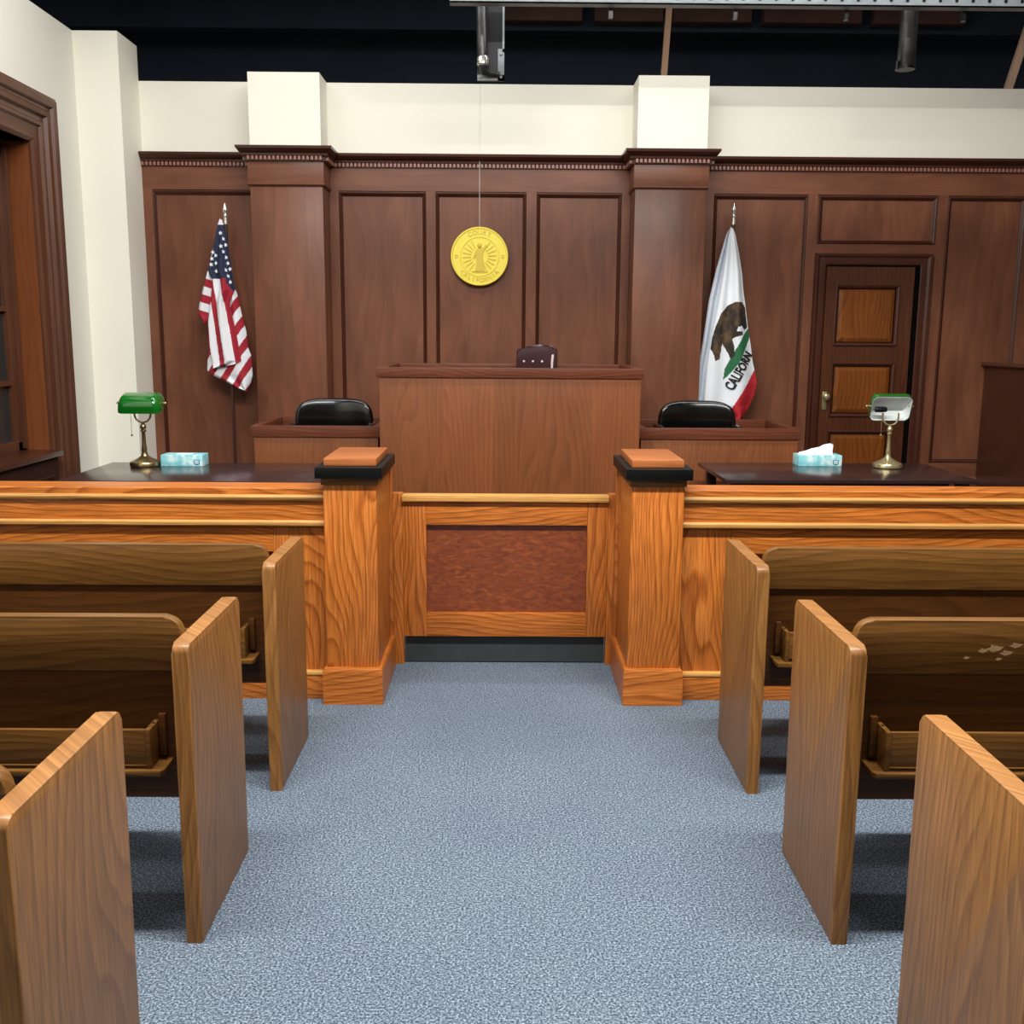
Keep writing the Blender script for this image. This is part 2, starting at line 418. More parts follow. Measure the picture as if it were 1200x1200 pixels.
bm = new(); frame_mould(bm, 2.312, 3.178, 2.222, ZT, YB-.020); obj('panel_moulding', bm, mah_dark, wb)
for x0, x1 in ((-2.645, -2.575), (-1.287, -1.215), (-.580, -.508), (.156, .233), (.855, .92), (1.425, 1.535), (2.225, 2.30), (3.19, 3.262), (3.835, 3.93), (4.55, 4.6)):
    bm = new(); stile(bm, x0, x1, .1, 2.574); obj('stile', bm, mah_z, wb)
for x0, x1 in ((-2.645, -1.797), (-1.287, .92), (1.425, 2.30), (3.19, 4.6)):
    obj('bottom_rail', box(new(), x0, x1, YB-.031, YB-.018, 0, ZB-.1*(x0 < -2), .0015, 1), mah_x, wb)
obj('over_door_rail', box(new(), 2.29, 3.20, YB-.031, YB-.018, 2.13, 2.222, .0015, 1), mah_x, wb)
bm = new()
sweep(bm, [(x, y, .46) for x, y in [(XL, YB-.031), (2.24, YB-.031)]], [(0, -.46), (.02, -.46), (.02, -.03), (.026, -.02), (.02, .0), (.012, .02), (0, .03)], (0, 0, 1))
sweep(bm, [(x, y, .46) for x, y in [(3.25, YB-.031), (XR, YB-.031)]], [(0, -.46), (.02, -.46), (.02, -.03), (.026, -.02), (.02, .0), (.012, .02), (0, .03)], (0, 0, 1))
struct(obj('baseboard_back', bm, mah_x))

# ---- door in the back wall, standing a little open
DX0, DX1, DZ = 2.385, 3.085, 2.070
dr = struct(thing('door_1', 'dark mahogany panelled door with brass knob, behind the lamp with the tilted shade', 'door', (DX0, YB-.03, 0)))
bm = new()
pr = [(0, 0), (0, .018), (-.016, .026), (-.05, .022), (-.066, .034), (-.082, .034), (-.084, 0)]
sweep(bm, [(DX0, YB-.03, 0), (DX0, YB-.03, DZ), (DX1, YB-.03, DZ), (DX1, YB-.03, 0)], pr, (0, -1, 0))
obj('door_casing', bm, mah_dark, dr, world=True)
bm = new(); box(bm, DX0, DX1, YB-.05, YB-.028, 0, DZ)
obj('door_gap_shade', bm, plain('gap_shade', (10, 6, 5), .9, spec=.05), dr, world=True)  # near-black sheet painting the shade in the open gap
lx0, lx1 = DX0+.002, DX1-.045
bm = new()
yd0, yd1 = YB-.062, YB-.046
zs = [(.04, .36), (.48, .84), (.95, 1.35), (1.48, 1.92)]
px0, px1 = lx0+.075, lx1-.105
box(bm, lx0, px0, yd0, yd1, 0, DZ-.015); box(bm, px1, lx1, yd0, yd1, 0, DZ-.015)
zz = [0] + [v for a in zs for v in a] + [DZ-.015]
for i in range(0, len(zz), 2): box(bm, px0, px1, yd0, yd1, zz[i], zz[i+1])
leaf = obj('door_leaf', bm, door_z, dr, world=True)
for z0, z1 in zs:
    bm = new()
    # raised field with sloping borders
    A = [(px0, z0), (px1, z0), (px1, z1), (px0, z1)]
    def ring(ins, y): return [bm.verts.new((x + (ins if x == px0 else -ins), y, z + (ins if z == z0 else -ins))) for x, z in A]
    rr = [ring(0, yd0+.012), ring(.028, yd0+.012), ring(.055, yd0+.001)]
    for a, b in zip(rr, rr[1:]):
        for k in range(4): bm.faces.new((a[k], a[(k+1) % 4], b[(k+1) % 4], b[k]))
    bm.faces.new(rr[-1])
    obj('door_panel', bm, door_panel, dr, world=True, smooth=False)
    bm = new()
    sweep(bm, [(px0-.004, yd0, z0-.004), (px0-.004, yd0, z1+.004), (px1+.004, yd0, z1+.004), (px1+.004, yd0, z0-.004)],
          [(0, -.004), (0, .006), (.008, .012), (.018, .006), (.026, -.006)], (0, -1, 0), closed=True)
    obj('panel_bead', bm, mah_dark, dr, world=True)
bm = new(); box(bm, lx0+.018, lx0+.052, yd0-.006, yd0, 1.00, 1.135, .002)
hp = obj('knob_plate', bm, brass_b, dr, world=True)
bm = new(); lathe(bm, [(.009, 0), (.009, -.022), (.02, -.03), (.026, -.042), (.022, -.054), (.006, -.06)], 20, (lx0+.037, yd0-.004, 1.10), 'y')
obj('door_knob', bm, brass_b, hp, world=True)

apron_m = plain('dark_apron_wood', (58, 34, 26), .85, spec=.08, var=.2)
# ---- window in the left wall
wn = struct(thing('window_1', 'tall dark mahogany framed window with deep sill in the left wall', 'window', (XL, 5.7, 0)))
bm = new()
pr = [(0, -.01), (0, .020), (.02, .034), (.032, .020), (.045, .020), (.10, .030), (.112, .046), (.130, .048), (.140, .036), (.165, .036), (.178, .058), (.205, .066), (.218, .052), (.232, .052), (.245, .072), (.285, .078), (.295, .064), (.305, .064), (.305, -.01)]
sweep(bm, [(XL, WY1, .0), (XL, WY1, WZ1), (XL, WY0, WZ1), (XL, WY0, 0)], pr, (1, 0, 0))
# make sure the moulding lies outside the opening
obj('window_casing', bm, mah_case, wn, world=True)
bm = new(); RX = -3.14
box(bm, RX, XL+.005, WY1-.001, WY1+.03, WZ0-.2, WZ1); box(bm, RX, XL+.005, WY0-.03, WY0+.001, WZ0-.2, WZ1)
obj('window_jamb', bm, jamb_wood, wn, world=True)
bm = new(); box(bm, RX, XL+.005, WY0, WY1, WZ1, WZ1+.03); obj('window_head', bm, mah_dark, wn, world=True)
bm = new()
box(bm, RX-.01, RX+.045, WY1-.10, WY1, WZ0-.05, WZ1, .006); box(bm, RX-.01, RX+.045, WY0, WY0+.1, WZ0-.05, WZ1, .006)
box(bm, RX-.01, RX+.045, WY0, WY1, WZ0-.05, WZ0+.05, .006); box(bm, RX-.01, RX+.045, WY0, WY1, WZ1-.1, WZ1, .006)
box(bm, RX+.04, RX+.07, WY1-.05, WY1-.02, WZ0, WZ1, .005)
for y in (5.2, 5.7, 6.15): box(bm, RX, RX+.03, y-.015, y+.015, WZ0, WZ1)
for z in (1.22, 1.68, 2.2): box(bm, RX, RX+.03, WY0, WY1, z-.015, z+.015)
obj('window_sash', bm, mah_case, wn, world=True)
bm = new(); box(bm, RX-.006, RX+.004, WY0+.05, WY1-.05, WZ0+.02, WZ1-.05); obj('pane', bm, glass_dark, wn, world=True)
bm = new(); box(bm, RX, XL+.10, WY0-.3, WY1-.01, WZ0-.045, WZ0-.01, .008)
obj('window_sill', bm, mah_dark, wn, world=True)
bm = new(); box(bm, XL, XL+.07, WY0-.28, WY1-.03, .02, WZ0-.045, .004)
sweep(bm, [(XL+.07, WY0-.2, .62), (XL+.07, WY1-.12, .62)], [(0, 0), (.01, .0), (.012, .015), (0, .02)], (0, 0, 1))
obj('sill_apron', bm, apron_m, wn, world=True)

# ---- overhead: joists, steel channel, ducts, props
bm = new(); box(bm, -4.5, 6.5, 9.0, 9.14, 4.02, 4.62)
tag(place_origin(obj('ceiling_joist', bm, dark_ceiling)), 'long dark header beam crossing the black void above the set', 'beam')
for i, (x0, x1) in enumerate(((-.05, .62), (.72, 1.28), (1.36, 2.0), (2.1, 2.9), (3.0, 3.75))):
    bm = new(); box(bm, x0, x1, 8.86, 8.98, 4.06, 4.5, .01)
    tag(place_origin(obj('joist_block', bm, joist_m)), ['brown joist block beside the conduit hung on its plate', 'brown joist block touching the thin timber prop over the right pilaster',
        'brown joist block just right of the thin timber prop', 'brown joist block over the plain wall left of the round pipe', 'brown joist block just behind the round steel pipe'][i], 'joist', 'brown blocks between ceiling joists')
# perforated steel channel
sc = thing('steel_channel', 'long grey perforated steel channel hanging along the top edge', 'steel channel', (1.6, 6.45, 3.47))
bm = new(); box(bm, -.33, 4.2, 6.44, 6.45, 3.459, 3.60); box(bm, -.33, 4.2, 6.38, 6.45, 3.452, 3.460); box(bm, -.33, 4.2, 6.38, 6.386, 3.452, 3.470)
obj('channel_web', bm, galv, sc, world=True)
bm = new()
for k in range(46):
    lathe(bm, [(.010, 0), (.010, .002)], 10, (-.25+k*.097, 6.436, 3.505), 'y')
h = obj('bolt_hole', bm, black_metal, sc, world=True); h['kind'] = 'stuff'
for i, x in enumerate((.62, 1.36, 2.02, 2.72)):
    bm = new(); box(bm, x-.012, x+.012, 6.46, 6.49, 3.40, 3.62)
    obj('hanger_clip', bm, galv_dark, sc, world=True)
# left duct with plate
dc = thing('hanging_duct', 'galvanised conduit with elbow on a metal plate above the gold seal', 'duct', (-.1, 6.8, 3.15))
bm = new(); tube(bm, [(-.155, 6.8, 3.62), (-.150, 6.8, 3.38), (-.146, 6.8, 3.27), (-.143, 6.8, 3.2), (-.14, 6.81, 3.175), (-.10, 6.83, 3.165), (-.04, 6.84, 3.165)], .026, 14, [.034, .034, .034, .026, .024, .018, .018])
obj('conduit', bm, galv_dark, dc, world=True)
bm = new(); lathe(bm, [(.030, -.03), (.038, -.02), (.038, .015), (.030, .03)], 14, (-.143, 6.8, 3.235)); obj('coupling', bm, silver, dc, world=True)
bm = new(); box(bm, -.18, -.01, 6.86, 6.87, 3.13, 3.62); obj('back_plate', bm, black_metal, dc, world=True)
bm = new(); box(bm, -.18, -.01, 6.85, 6.86, 3.13, 3.165); box(bm, -.05, -.01, 6.85, 6.86, 3.13, 3.32); box(bm, -.022, -.01, 6.85, 6.86, 3.3, 3.62)
for x, z in ((-.165, 3.15), (-.03, 3.15), (-.03, 3.29), (-.165, 3.6)): lathe(bm, [(.009, 0), (.009, -.012)], 8, (x, 6.85, z), 'y')
obj('plate_flange', bm, galv, dc, world=True)
# right pipe
pp = thing('steel_pipe', 'round galvanised steel pipe stub hanging above the right cream wall', 'pipe', (2.55, 6.8, 3.2))
bm = new(); lathe(bm, [(.052, 3.22), (.055, 3.225), (.055, 3.7)], 24, (2.52, 6.8, 0)); obj('pipe_body', bm, galv_dark, pp, world=True)
bm = new(); lathe(bm, [(.06, 3.205), (.06, 3.222)], 24, (2.515, 6.8, 0)); lathe(bm, [(.012, 3.2), (.012, 3.25)], 8, (2.455, 6.78, 0)); obj('pipe_collar', bm, black_metal, pp, world=True)
def prop(p0, p1, wd, label, m):
    bm = new(); a, b = Vector(p0), Vector(p1); d = (b-a).normalized(); s = d.cross(Vector((0, 1, 0))).normalized()*wd/2; t = Vector((0, 1, 0))*.02
    A = [bm.verts.new(a+q) for q in (s+t, s-t, -s-t, -s+t)]; B = [bm.verts.new(b+q) for q in (s+t, s-t, -s-t, -s+t)]
    bm.faces.new(A); bm.faces.new(B[::-1])
    for k in range(4): bm.faces.new((A[k], B[k], B[(k+1) % 4], A[(k+1) % 4]))
    return tag(place_origin(obj('timber_prop', bm, m)), label, 'timber prop', 'timber props behind the set wall')
prop((1.185, 8.2, 3.2), (1.235, 8.2, 4.2), .045, 'thin brown timber prop rising behind the right pilaster', plain('aged_timber', (168, 132, 104), .8, var=.2))
prop((3.775, 8.2, 3.2), (4.11, 8.2, 4.5), .055, 'pale raw timber prop leaning right above the far right wall', raw_wood)

# ================================================================== BAR (balustrade), PIERS AND GATE
def bar(x0, x1, px, label):
    """px = the end that meets the pier"""
    t = thing('bar_rail', label, 'railing', ((x0+x1)/2, 4.3, 0), group='low oak railings either side of the gate')
    bm = new()
    prof = [(-.004, 0), (0, -.004), (0, -.028), (-.15, -.028), (-.15, 0)]
    sweep(bm, [(x0, 4.19, .915), (x1, 4.19, .915)], prof, (0, 0, 1)); obj('cap_rail', bm, oak_x, t, world=True)
    bm = new(); sweep(bm, [(x0, 4.19, .887), (x1, 4.19, .887)], [(0, 0), (.006, -.002), (.010, -.010), (.008, -.020), (.002, -.026), (-.1, -.026), (-.1, 0)], (0, 0, 1)); obj('cap_bead', bm, oak_edge, t, world=True)
    bm = new(); box(bm, x0, x1, 4.198, 4.33, .755, .866, .002); obj('upper_rail', bm, oak_x, t, world=True)
    bm = new(); sweep(bm, [(x0, 4.198, .772), (x1, 4.198, .772)], [(0, .006), (.009, .006), (.013, -.002), (.011, -.014), (.003, -.02), (0, -.02)], (0, 0, 1))
    obj('rail_bead', bm, oak_edge, t, world=True)
    s = 1 if px > x0 + .01 else -1
    inner = px - s*.225
    a, b = sorted((px, inner)); bm = new(); box(bm, a, b, 4.216, 4.33, .1, .756, .001); obj('end_stile', bm, oak_z, t, world=True)
    a, b = (x0, inner) if s > 0 else (inner, x1)
    bm = new(); box(bm, a, b, 4.216, 4.33, .640, .756, .001); obj('top_board', bm, oak_x, t, world=True)
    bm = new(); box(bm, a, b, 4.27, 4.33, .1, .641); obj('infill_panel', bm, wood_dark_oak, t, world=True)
    bm = new(); box(bm, x0, x1, 4.190, 4.33, 0, .105, .002); obj('base_board', bm, oak_x, t, world=True)
    bm = new(); box(bm, x0, x1, 4.186, 4.25, .105, .122, .005); obj('base_bead', bm, oak_edge, t, world=True)
    return t
wood_dark_oak = wood('darker_oak_infill', (186, 110, 52), (166, 90, 38), (124, 60, 22), 'x', rings=40, K=10)  # slightly darker oak for the set-back infill
bar(XL+.002, -.742, -.742, 'long orange oak railing left of the gate, behind the left pews')
bar(.745, XR-.002, .745, 'long orange oak railing right of the gate, behind the right pews')

def pier(sx, xf0, xf1, label):
    """sx=+1: gate is on the +x side"""
    t = thing('bar_post', label, 'post', ((xf0+xf1)/2, 4.36, 0), group='square oak posts flanking the gate')
    Y0, Y1 = 4.148, 4.60
    bm = new(); box(bm, xf0, xf1, Y0, Y1, .15, .955, .003); obj('post_body', bm, oak_z, t, world=True)
    bm = new(); box(bm, xf0-.008, xf1+.008, Y0-.008, Y1, .935, .965, .002); obj('neck_band', bm, pew_x, t, world=True)
    bm = new(); box(bm, xf0-.028, xf1+.028, Y0-.034, Y1+.02, .965, 1.010, .002); obj('stone_slab', bm, black_slab, t, world=True)
    bm = new(); box(bm, xf0+.0, xf1-.0, Y0+.02, Y1-.01, 1.010, 1.042, .006)
    obj('cap_block', bm, oak_y, t, world=True)
    gi = xf1 if sx > 0 else xf0           # gate-side face
    # plinth wraps front and gate side
    a, b = (xf0-.016, xf1+.018) if sx > 0 else (xf0-.018, xf1+.016)
    bm = new(); box(bm, a, b, Y0-.03, 4.66, 0, .135); 
    sweep(bm, [(a, 4.66, .135), (a, Y0-.03, .135), (b, Y0-.03, .135), (b, 4.66, .135)], [(-.03, 0), (0, 0), (0, .012), (-.006, .022), (-.03, .022)], (0, 0, 1))
    obj('plinth', bm, oak_x, t, world=True)
    # door jamb behind the post
    g = sx
    a, b = sorted((gi - g*.10, gi + g*.012)); bm = new(); box(bm, a, b, Y1, 4.66, .15, .998, .003); obj('upper_jamb', bm, oak_z, t, world=True)
    a, b = sorted((gi - g*.02, gi + g*(.0555 if g > 0 else .041))); bm = new(); box(bm, a, b, 4.662, 4.72, 0, .82, .002); obj('gate_stop', bm, oak_z, t, world=True)
    return t
pier(1, -.740, -.522, 'square oak post with black slab cap at left side of gate')
pier(-1, .528, .745, 'square oak post with black slab cap at right side of gate')

gt = thing('bar_gate', 'low oak gate with reddish burl inset panel closing the aisle', 'gate', (.01, 4.69, 0))
GX0, GX1, GY = -.466, .486, 4.66
box_ = lambda *a, **k: box(new(), *a, **k)
obj('top_rail_cap', box(new(), GX0-.002, GX1+.002, GY-.022, GY+.05, .786, .816, .006), oak_edge, gt, world=True)
obj('stile', box_(GX0, GX0+.108, GY, GY+.04, .138, .786, .002), oak_z, gt, world=True)
obj('stile', box_(GX1-.095, GX1, GY, GY+.04, .138, .786, .002), oak_z, gt, world=True)
obj('upper_rail', box_(GX0+.108, GX1-.095, GY, GY+.04, .674, .786, .002), oak_x, gt, world=True)
obj('lower_rail', box_(GX0+.108, GX1-.095, GY, GY+.04, .138, .252, .002), oak_x, gt, world=True)
obj('inset_panel', box_(GX0+.108, GX1-.095, GY+.022, GY+.036, .25, .676), inset_m, gt, world=True)
obj('under_gate_board', box_(GX0+.004, GX1-.004, GY+.03, GY+.05, .006, .138), under_gate_m, gt, world=True)  # dark board closing the gap below the gate

# ================================================================== PEWS
def roundrect(x0, x1, z0, z1, r, corners, n=6):
    """corners: which of (bl, br, tr, tl) are rounded"""
    pts = []
    for (cx, cz, a0, k) in ((x0, z0, PI, 0), (x1, z0, 1.5*PI, 1), (x1, z1, 0, 2), (x0, z1, .5*PI, 3)):
        if not corners[k]: pts.append((cx, cz)); continue
        ox = cx + (r if k in (0, 3) else -r); oz = cz + (r if k < 2 else -r)
        for i in range(n+1):
            a = a0 + .5*PI*i/n; pts.append((ox+r*math.cos(a), oz+r*math.sin(a)))
    return pts
PEW_L = 2.02
def make_pew(label):
    """origin: rear aisle corner on the floor; seat runs towards +x, front (altar side) is +y"""
    t = thing('pew', label, 'pew', group=None)
    def end(x0):
        bm = new()
        prism(bm, roundrect(0, .482, 0, .797, .022, (0, 0, 1, 1)), 'x', x0, x0+.043, .007)
        return bm
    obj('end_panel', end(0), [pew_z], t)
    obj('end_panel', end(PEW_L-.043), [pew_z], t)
    # back: solid board with rounded upper corner, thick top rail, open below
    x0, x1 = .044, PEW_L-.044
    bm = new(); prism(bm, roundrect(x0, x1, .700, .842, .045, (0, 0, 1, 1)), 'y', .088, .124, .006)
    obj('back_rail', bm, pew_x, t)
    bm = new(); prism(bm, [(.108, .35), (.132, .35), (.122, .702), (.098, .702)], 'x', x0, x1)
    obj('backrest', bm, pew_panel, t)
    # seat
    bm = new(); prism(bm, [(.13, .392), (.50, .410), (.512, .422), (.506, .440), (.49, .446), (.13, .428)], 'x', x0, x1)
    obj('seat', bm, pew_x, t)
    bm = new(); box(bm, x0, x1, .44, .465, .31, .40, .003); obj('seat_apron', bm, pew_x, t)
    # hymnal rack
    bm = new()
    rx0, rx1 = .085, PEW_L-.085
    prism(bm, [(rx0+.008, .016), (rx1-.008, .016), (rx1, .03), (rx1, .112), (rx0, .112), (rx0, .03)], 'z', .448, .462, .002)
    rk = obj('book_rack', bm, pew_x, t)
    bm = new(); box(bm, rx0+.045, rx1-.045, .030, .042, .474, .566, .002)
    obj('rack_front', bm, pew_x, rk)
    for xa in (rx0+.032, rx1-.045): obj('rack_side', box(new(), xa, xa+.013, .030, .112, .462, .566, .0015), pew_x, rk)
    for xa in (rx0+.012, rx1-.03): obj('mount_block', box(new(), xa, xa+.018, .088, .112, .475, .585, .002), pew_panel, rk)
    for xa in (rx0+.0385, rx1-.0385): obj('screw', lathe(new(), [(.004, 0), (.004, .001)], 10, (xa, .078, .5662)), black_metal, rk)
    return t
# right hand side pews run towards +x; left ones are the same built mirrored
pr_ = make_pew('front right oak pew, its back against the right railing')
def mirror_pew(src, label):
    r = src.copy(); C.objects.link(r); r['label'] = label
    def rec(o, par):
        for ch in [x for x in list(bpy.data.objects) if x.parent == o]:
            c_ = ch.copy(); c_.data = ch.data.copy(); C.objects.link(c_); c_.parent = par
            me = c_.data; me.transform(Matrix.Scale(-1, 4, (1, 0, 0))); me.flip_normals()
            rec(ch, c_)
    rec(src, r); return r
pl_ = mirror_pew(pr_, 'front left oak pew, nearest to the left railing')
G = 'rows of oak pews either side of the aisle'
pr_['label'] = 'front right oak pew, nearest to the right railing'
pr_.location = (.838, 3.278, 0); pr_['group'] = G
pl_.location = (-.752, 3.290, 0); pl_['group'] = G
mid_r = dup(pr_, (.853, 2.402, 0), 0, 'middle right oak pew with scuffed back, second row from the railing', G)
dup(pl_, (-.766, 2.402, 0), 0, 'middle left oak pew, second row from the railing', G)
dup(pr_, (.853, 1.494, 0), 0, 'rear right oak pew at bottom right, third row from railing', G)
dup(pl_, (-.772, 1.494, 0), 0, 'rear left oak pew at bottom left, third row from railing', G)

scuff_m = plain('worn_varnish', (158, 128, 88), .6, var=.3, vscale=60)
rl = [o for o in bpy.data.objects if o.parent == mid_r and o.name.startswith('back_rail')][0]
for cx, cz, q in ((.402, .770, .016), (.372, .764, .010), (.432, .758, .012), (.330, .745, .006), (.412, .742, .006), (.455, .778, .012)):
    bm = new(); n_ = 9
    prism(bm, [(cx+q*(1.3 if k % 2 else .7)*math.cos(2*PI*k/n_)*1.3, cz+q*.55*(.7 if k % 3 else 1.3)*math.sin(2*PI*k/n_)) for k in range(n_)], 'y', .0875, .0885)
    o = obj('scuff_mark', bm, scuff_m, rl); o['label'] = 'pale worn scuff'

# ================================================================== BENCH AND SIDE STANDS
def stand(name, label, cat, x0, x1, y0, y1, z, rim, group=None, floor_z=0):
    t = thing(name, label, cat, ((x0+x1)/2, (y0+y1)/2, 0), group=group)
    b = .018
    obj('front_panel', box(new(), x0+b, x1-b, y0+.012, y0+.04, 0, z-rim, .001), bench_z, t, world=True)
    for a in (x0+b, x1-b-.025): obj('side_panel', box(new(), a, a+.025, y0+.04, y1, 0, z-rim, .001), bench_z, t, world=True)
    wr = .055
    bm = new(); box(bm, x0, x1, y0, y0+wr, z-rim, z, .004); obj('front_rail', bm, bench_x, t, world=True)
    for a in (x0, x1-wr): obj('side_rail', box(new(), a, a+wr, y0+wr, y1, z-rim, z, .004), bench_x, t, world=True)
    obj('back_rail', box(new(), x0+wr, x1-wr, y1-wr, y1, z-rim, z, .004), bench_x, t, world=True)
    obj('worktop', box(new(), x0+b, x1-b, y0+.04, y0+.30, z-.16, z-.135), bench_x, t, world=True)
    if floor_z: obj('platform', box(new(), x0+b+.026, x1-b-.026, y0+.05, y1-.01, 0, floor_z), bench_x, t, world=True)
    return t
stand('judge_bench', 'tall wide wooden judge bench in the centre below the gold seal', 'judge bench', -.796, .872, 6.40, 7.36, 1.340, .062, None, .36)
stand('witness_stand', 'lower wooden stand left of the judge bench, by the US flag', 'stand', -1.640, -.800, 6.62, 7.38, .952, .072, 'low stands beside the bench')
stand('witness_stand', 'lower wooden stand right of the judge bench, by the California flag', 'stand', .876, 1.935, 6.62, 7.38, .952, .072, 'low stands beside the bench')

# dark partition at far right
jp = thing('dark_partition', 'dark brown wooden partition with capped top at the right edge', 'partition', (3.69, 6.4, 0))
obj('partition_body', box(new(), 3.632, 3.75, 5.0, 7.765, 0, 1.325, .003), mah_dark, jp, world=True)
bm = new(); sweep(bm, [(3.632, 7.765, 1.325), (3.632, 5.0, 1.325), (3.75, 5.0, 1.325)], [(-.04, 0), (.006, 0), (.026, .014), (.03, .018), (.03, .040), (-.04, .040)], (0, 0, 1))
box(bm, 3.64, 3.75, 5.03, 7.765, 1.33, 1.362)
obj('partition_cap', bm, mah_case, jp, world=True)

# ================================================================== CHAIRS
def pad(bm, cx, cy, cz, sx, sy, sz, p=3.5, nu=40, nv=24, warp=None):
    """superellipsoid cushion"""
    sg = lambda v, e: math.copysign(abs(v)**e, v)
    e = 2/p; rows = []
    for j in range(nv+1):
        ph = -PI/2 + PI*j/nv; row = []
        for i in range(nu):
            th = 2*PI*i/nu
            q = Vector((sx*sg(math.cos(ph), e)*sg(math.cos(th), e), sy*sg(math.cos(ph), e)*sg(math.sin(th), e), sz*sg(math.sin(ph), e)))
            if warp: q = warp(q)
            row.append(bm.verts.new((cx+q.x, cy+q.y, cz+q.z)))
        rows.append(row)
    for a, b in zip(rows, rows[1:]):
        for i in range(nu): bm.faces.new((a[i], a[(i+1) % nu], b[(i+1) % nu], b[i]))
    bmesh.ops.remove_doubles(bm, verts=bm.verts, dist=1e-5)
    return bm
def make_chair(label, top, w, m, tall, seat_z):
    t = thing('office_chair', label, 'chair')
    bh = tall
    def wp(q):
        return Vector((q.x*(1.0-.10*q.z/bh), q.y + .06*(q.x/w*2)**2*-1, q.z - .018*(q.x/w*2)**4))
    bm = new(); pad(bm, 0, .02, top-bh/2, w/2, .055, bh/2, 4.5, 48, 24, wp); obj('backrest', bm, m, t)
    bm = new(); pad(bm, 0, -.22, seat_z, .25, .25, .06, 4); obj('seat', bm, m, t)
    for s in (-1, 1):
        bm = new(); pad(bm, s*.262, -.06, .932, .028, .16, .022, 3); a_ = obj('armrest', bm, m, t)
        bm = new(); tube(bm, [(s*.22, -.2, seat_z-.02), (s*.275, -.2, seat_z+.02), (s*.268, -.12, .93)], .014); obj('arm_support', bm, black_metal, a_)
    bm = new(); tube(bm, [(0, .03, top-bh+.04), (0, .045, seat_z+.04), (0, -.05, seat_z-.06), (0, -.2, seat_z-.06)], .02); 
    obj('back_bracket', bm, black_metal, t)
    bm = new(); lathe(bm, [(.03, .09), (.03, seat_z-.06)], 16, (0, -.2, 0)); obj('column', bm, black_metal, t)
    for k in range(5):
        a = 2*PI*k/5+.3; ex, ey = .27*math.cos(a), -.2+.27*math.sin(a)
        bm = new(); tube(bm, [(0, -.2, .11), (ex*.5, (-.2+ey)/2, .10), (ex, ey, .07)], .02, 10, [.026, .022, .016]); l_ = obj('leg', bm, black_metal, t)
        bm = new(); lathe(bm, [(.012, -.02), (.028, -.018), (.028, .018), (.012, .02)], 14, (ex, ey, .0285), 'x'); obj('caster', bm, black_metal, l_)
    return t
ch = make_chair('black leather chair showing over the left low stand', 1.108, .535, black_leather, .30, .50)
ch.location = (-1.155, 7.02, 0); ch['group'] = 'black leather chairs behind the low stands'
# stubs of the arm brackets by the lower corners of the back pad
ch2 = dup(ch, (1.318, 7.02, 0), 0, 'black leather chair showing over the right low stand, before the California flag')

# judge's tufted chair
jc = thing('judge_chair', 'burgundy tufted leather chair back showing over the judge bench', 'chair', (.225, 7.08, .36), rz=-.12)
bm = new()
out = [(-.135, 0)] + [(-.138, .60), (-.136, .665), (-.128, .676), (-.060, .682), (-.028, .694), (0, .708), (.022, .712), (.045, .706), (.075, .688), (.100, .680), (.128, .682), (.136, .670), (.138, .60), (.135, 0)]
prism(bm, [(x, z+.412) for x, z in out], 'y', -.052, .045, .014)
jb = obj('backrest', bm, burgundy, jc)
for i in range(3):
    for j in range(3): obj('button', lathe(new(), [(.009, 0), (.006, -.006), (.001, -.008)], 10, (-.085+i*.062, -.050, 1.005-.12*j), 'y'), highlight_m, jb)  # tufting buttons, their glints put into a pale colour
bm = new(); tube(bm, [(.098, -.052, .40), (.106, -.056, .8), (.108, -.056, 1.0), (.112, -.052, 1.045), (.114, -.03, 1.06)], .008, 10); obj('side_highlight', bm, highlight_m, jb)  # glossy highlight down the chair's side, modelled as a pale roll
bm = new(); pad(bm, 0, -.26, .42, .25, .25, .06, 4); obj('seat', bm, burgundy, jc)
bm = new(); lathe(bm, [(.03, .06), (.03, .38)], 16, (0, -.2, 0)); obj('column', bm, black_metal, jc)
bm = new(); tube(bm, [(0, 0, .35), (0, -.02, .33), (0, -.2, .36)], .022); obj('back_bracket', bm, black_metal, jc)
for k in range(5):
    a = 2*PI*k/5; bm = new(); tube(bm, [(0, -.2, .08), (.24*math.cos(a), -.2+.24*math.sin(a), .022)], .02, 10, [.026, .018]); obj('leg', bm, black_metal, jc)

# ================================================================== DESKS
def desk(x0, x1, y0, y1, z, label, rz=0):
    cx, cy = (x0+x1)/2, (y0+y1)/2
    t = thing('counsel_desk', label, 'desk', (cx, cy, 0), rz, 'dark desks behind the railings')
    hx, hy = (x1-x0)/2, (y1-y0)/2
    obj('desktop', box(new(), -hx, hx, -hy, hy, z-.022, z, .003), desk_m, t)
    obj('front_board', box(new(), -hx+.10, hx-.10, -hy+.16, -hy+.18, .25, z-.022, .002), desk_m, t)
    for s in (-1, 1):
        for u in (-1, 1):
            obj('leg', box(new(), s*(hx-.07)-.03, s*(hx-.07)+.03, u*(hy-.07)-.03, u*(hy-.07)+.03, 0, z-.022, .003), desk_m, t)
    return t
desk(-2.420, -.960, 5.50, 6.30, .75, 'dark wooden desk behind the left railing, under the green lamp')
desk(1.245, 2.690, 5.69, 6.47, .75, 'dark wooden desk behind the right railing, near the door', .02)

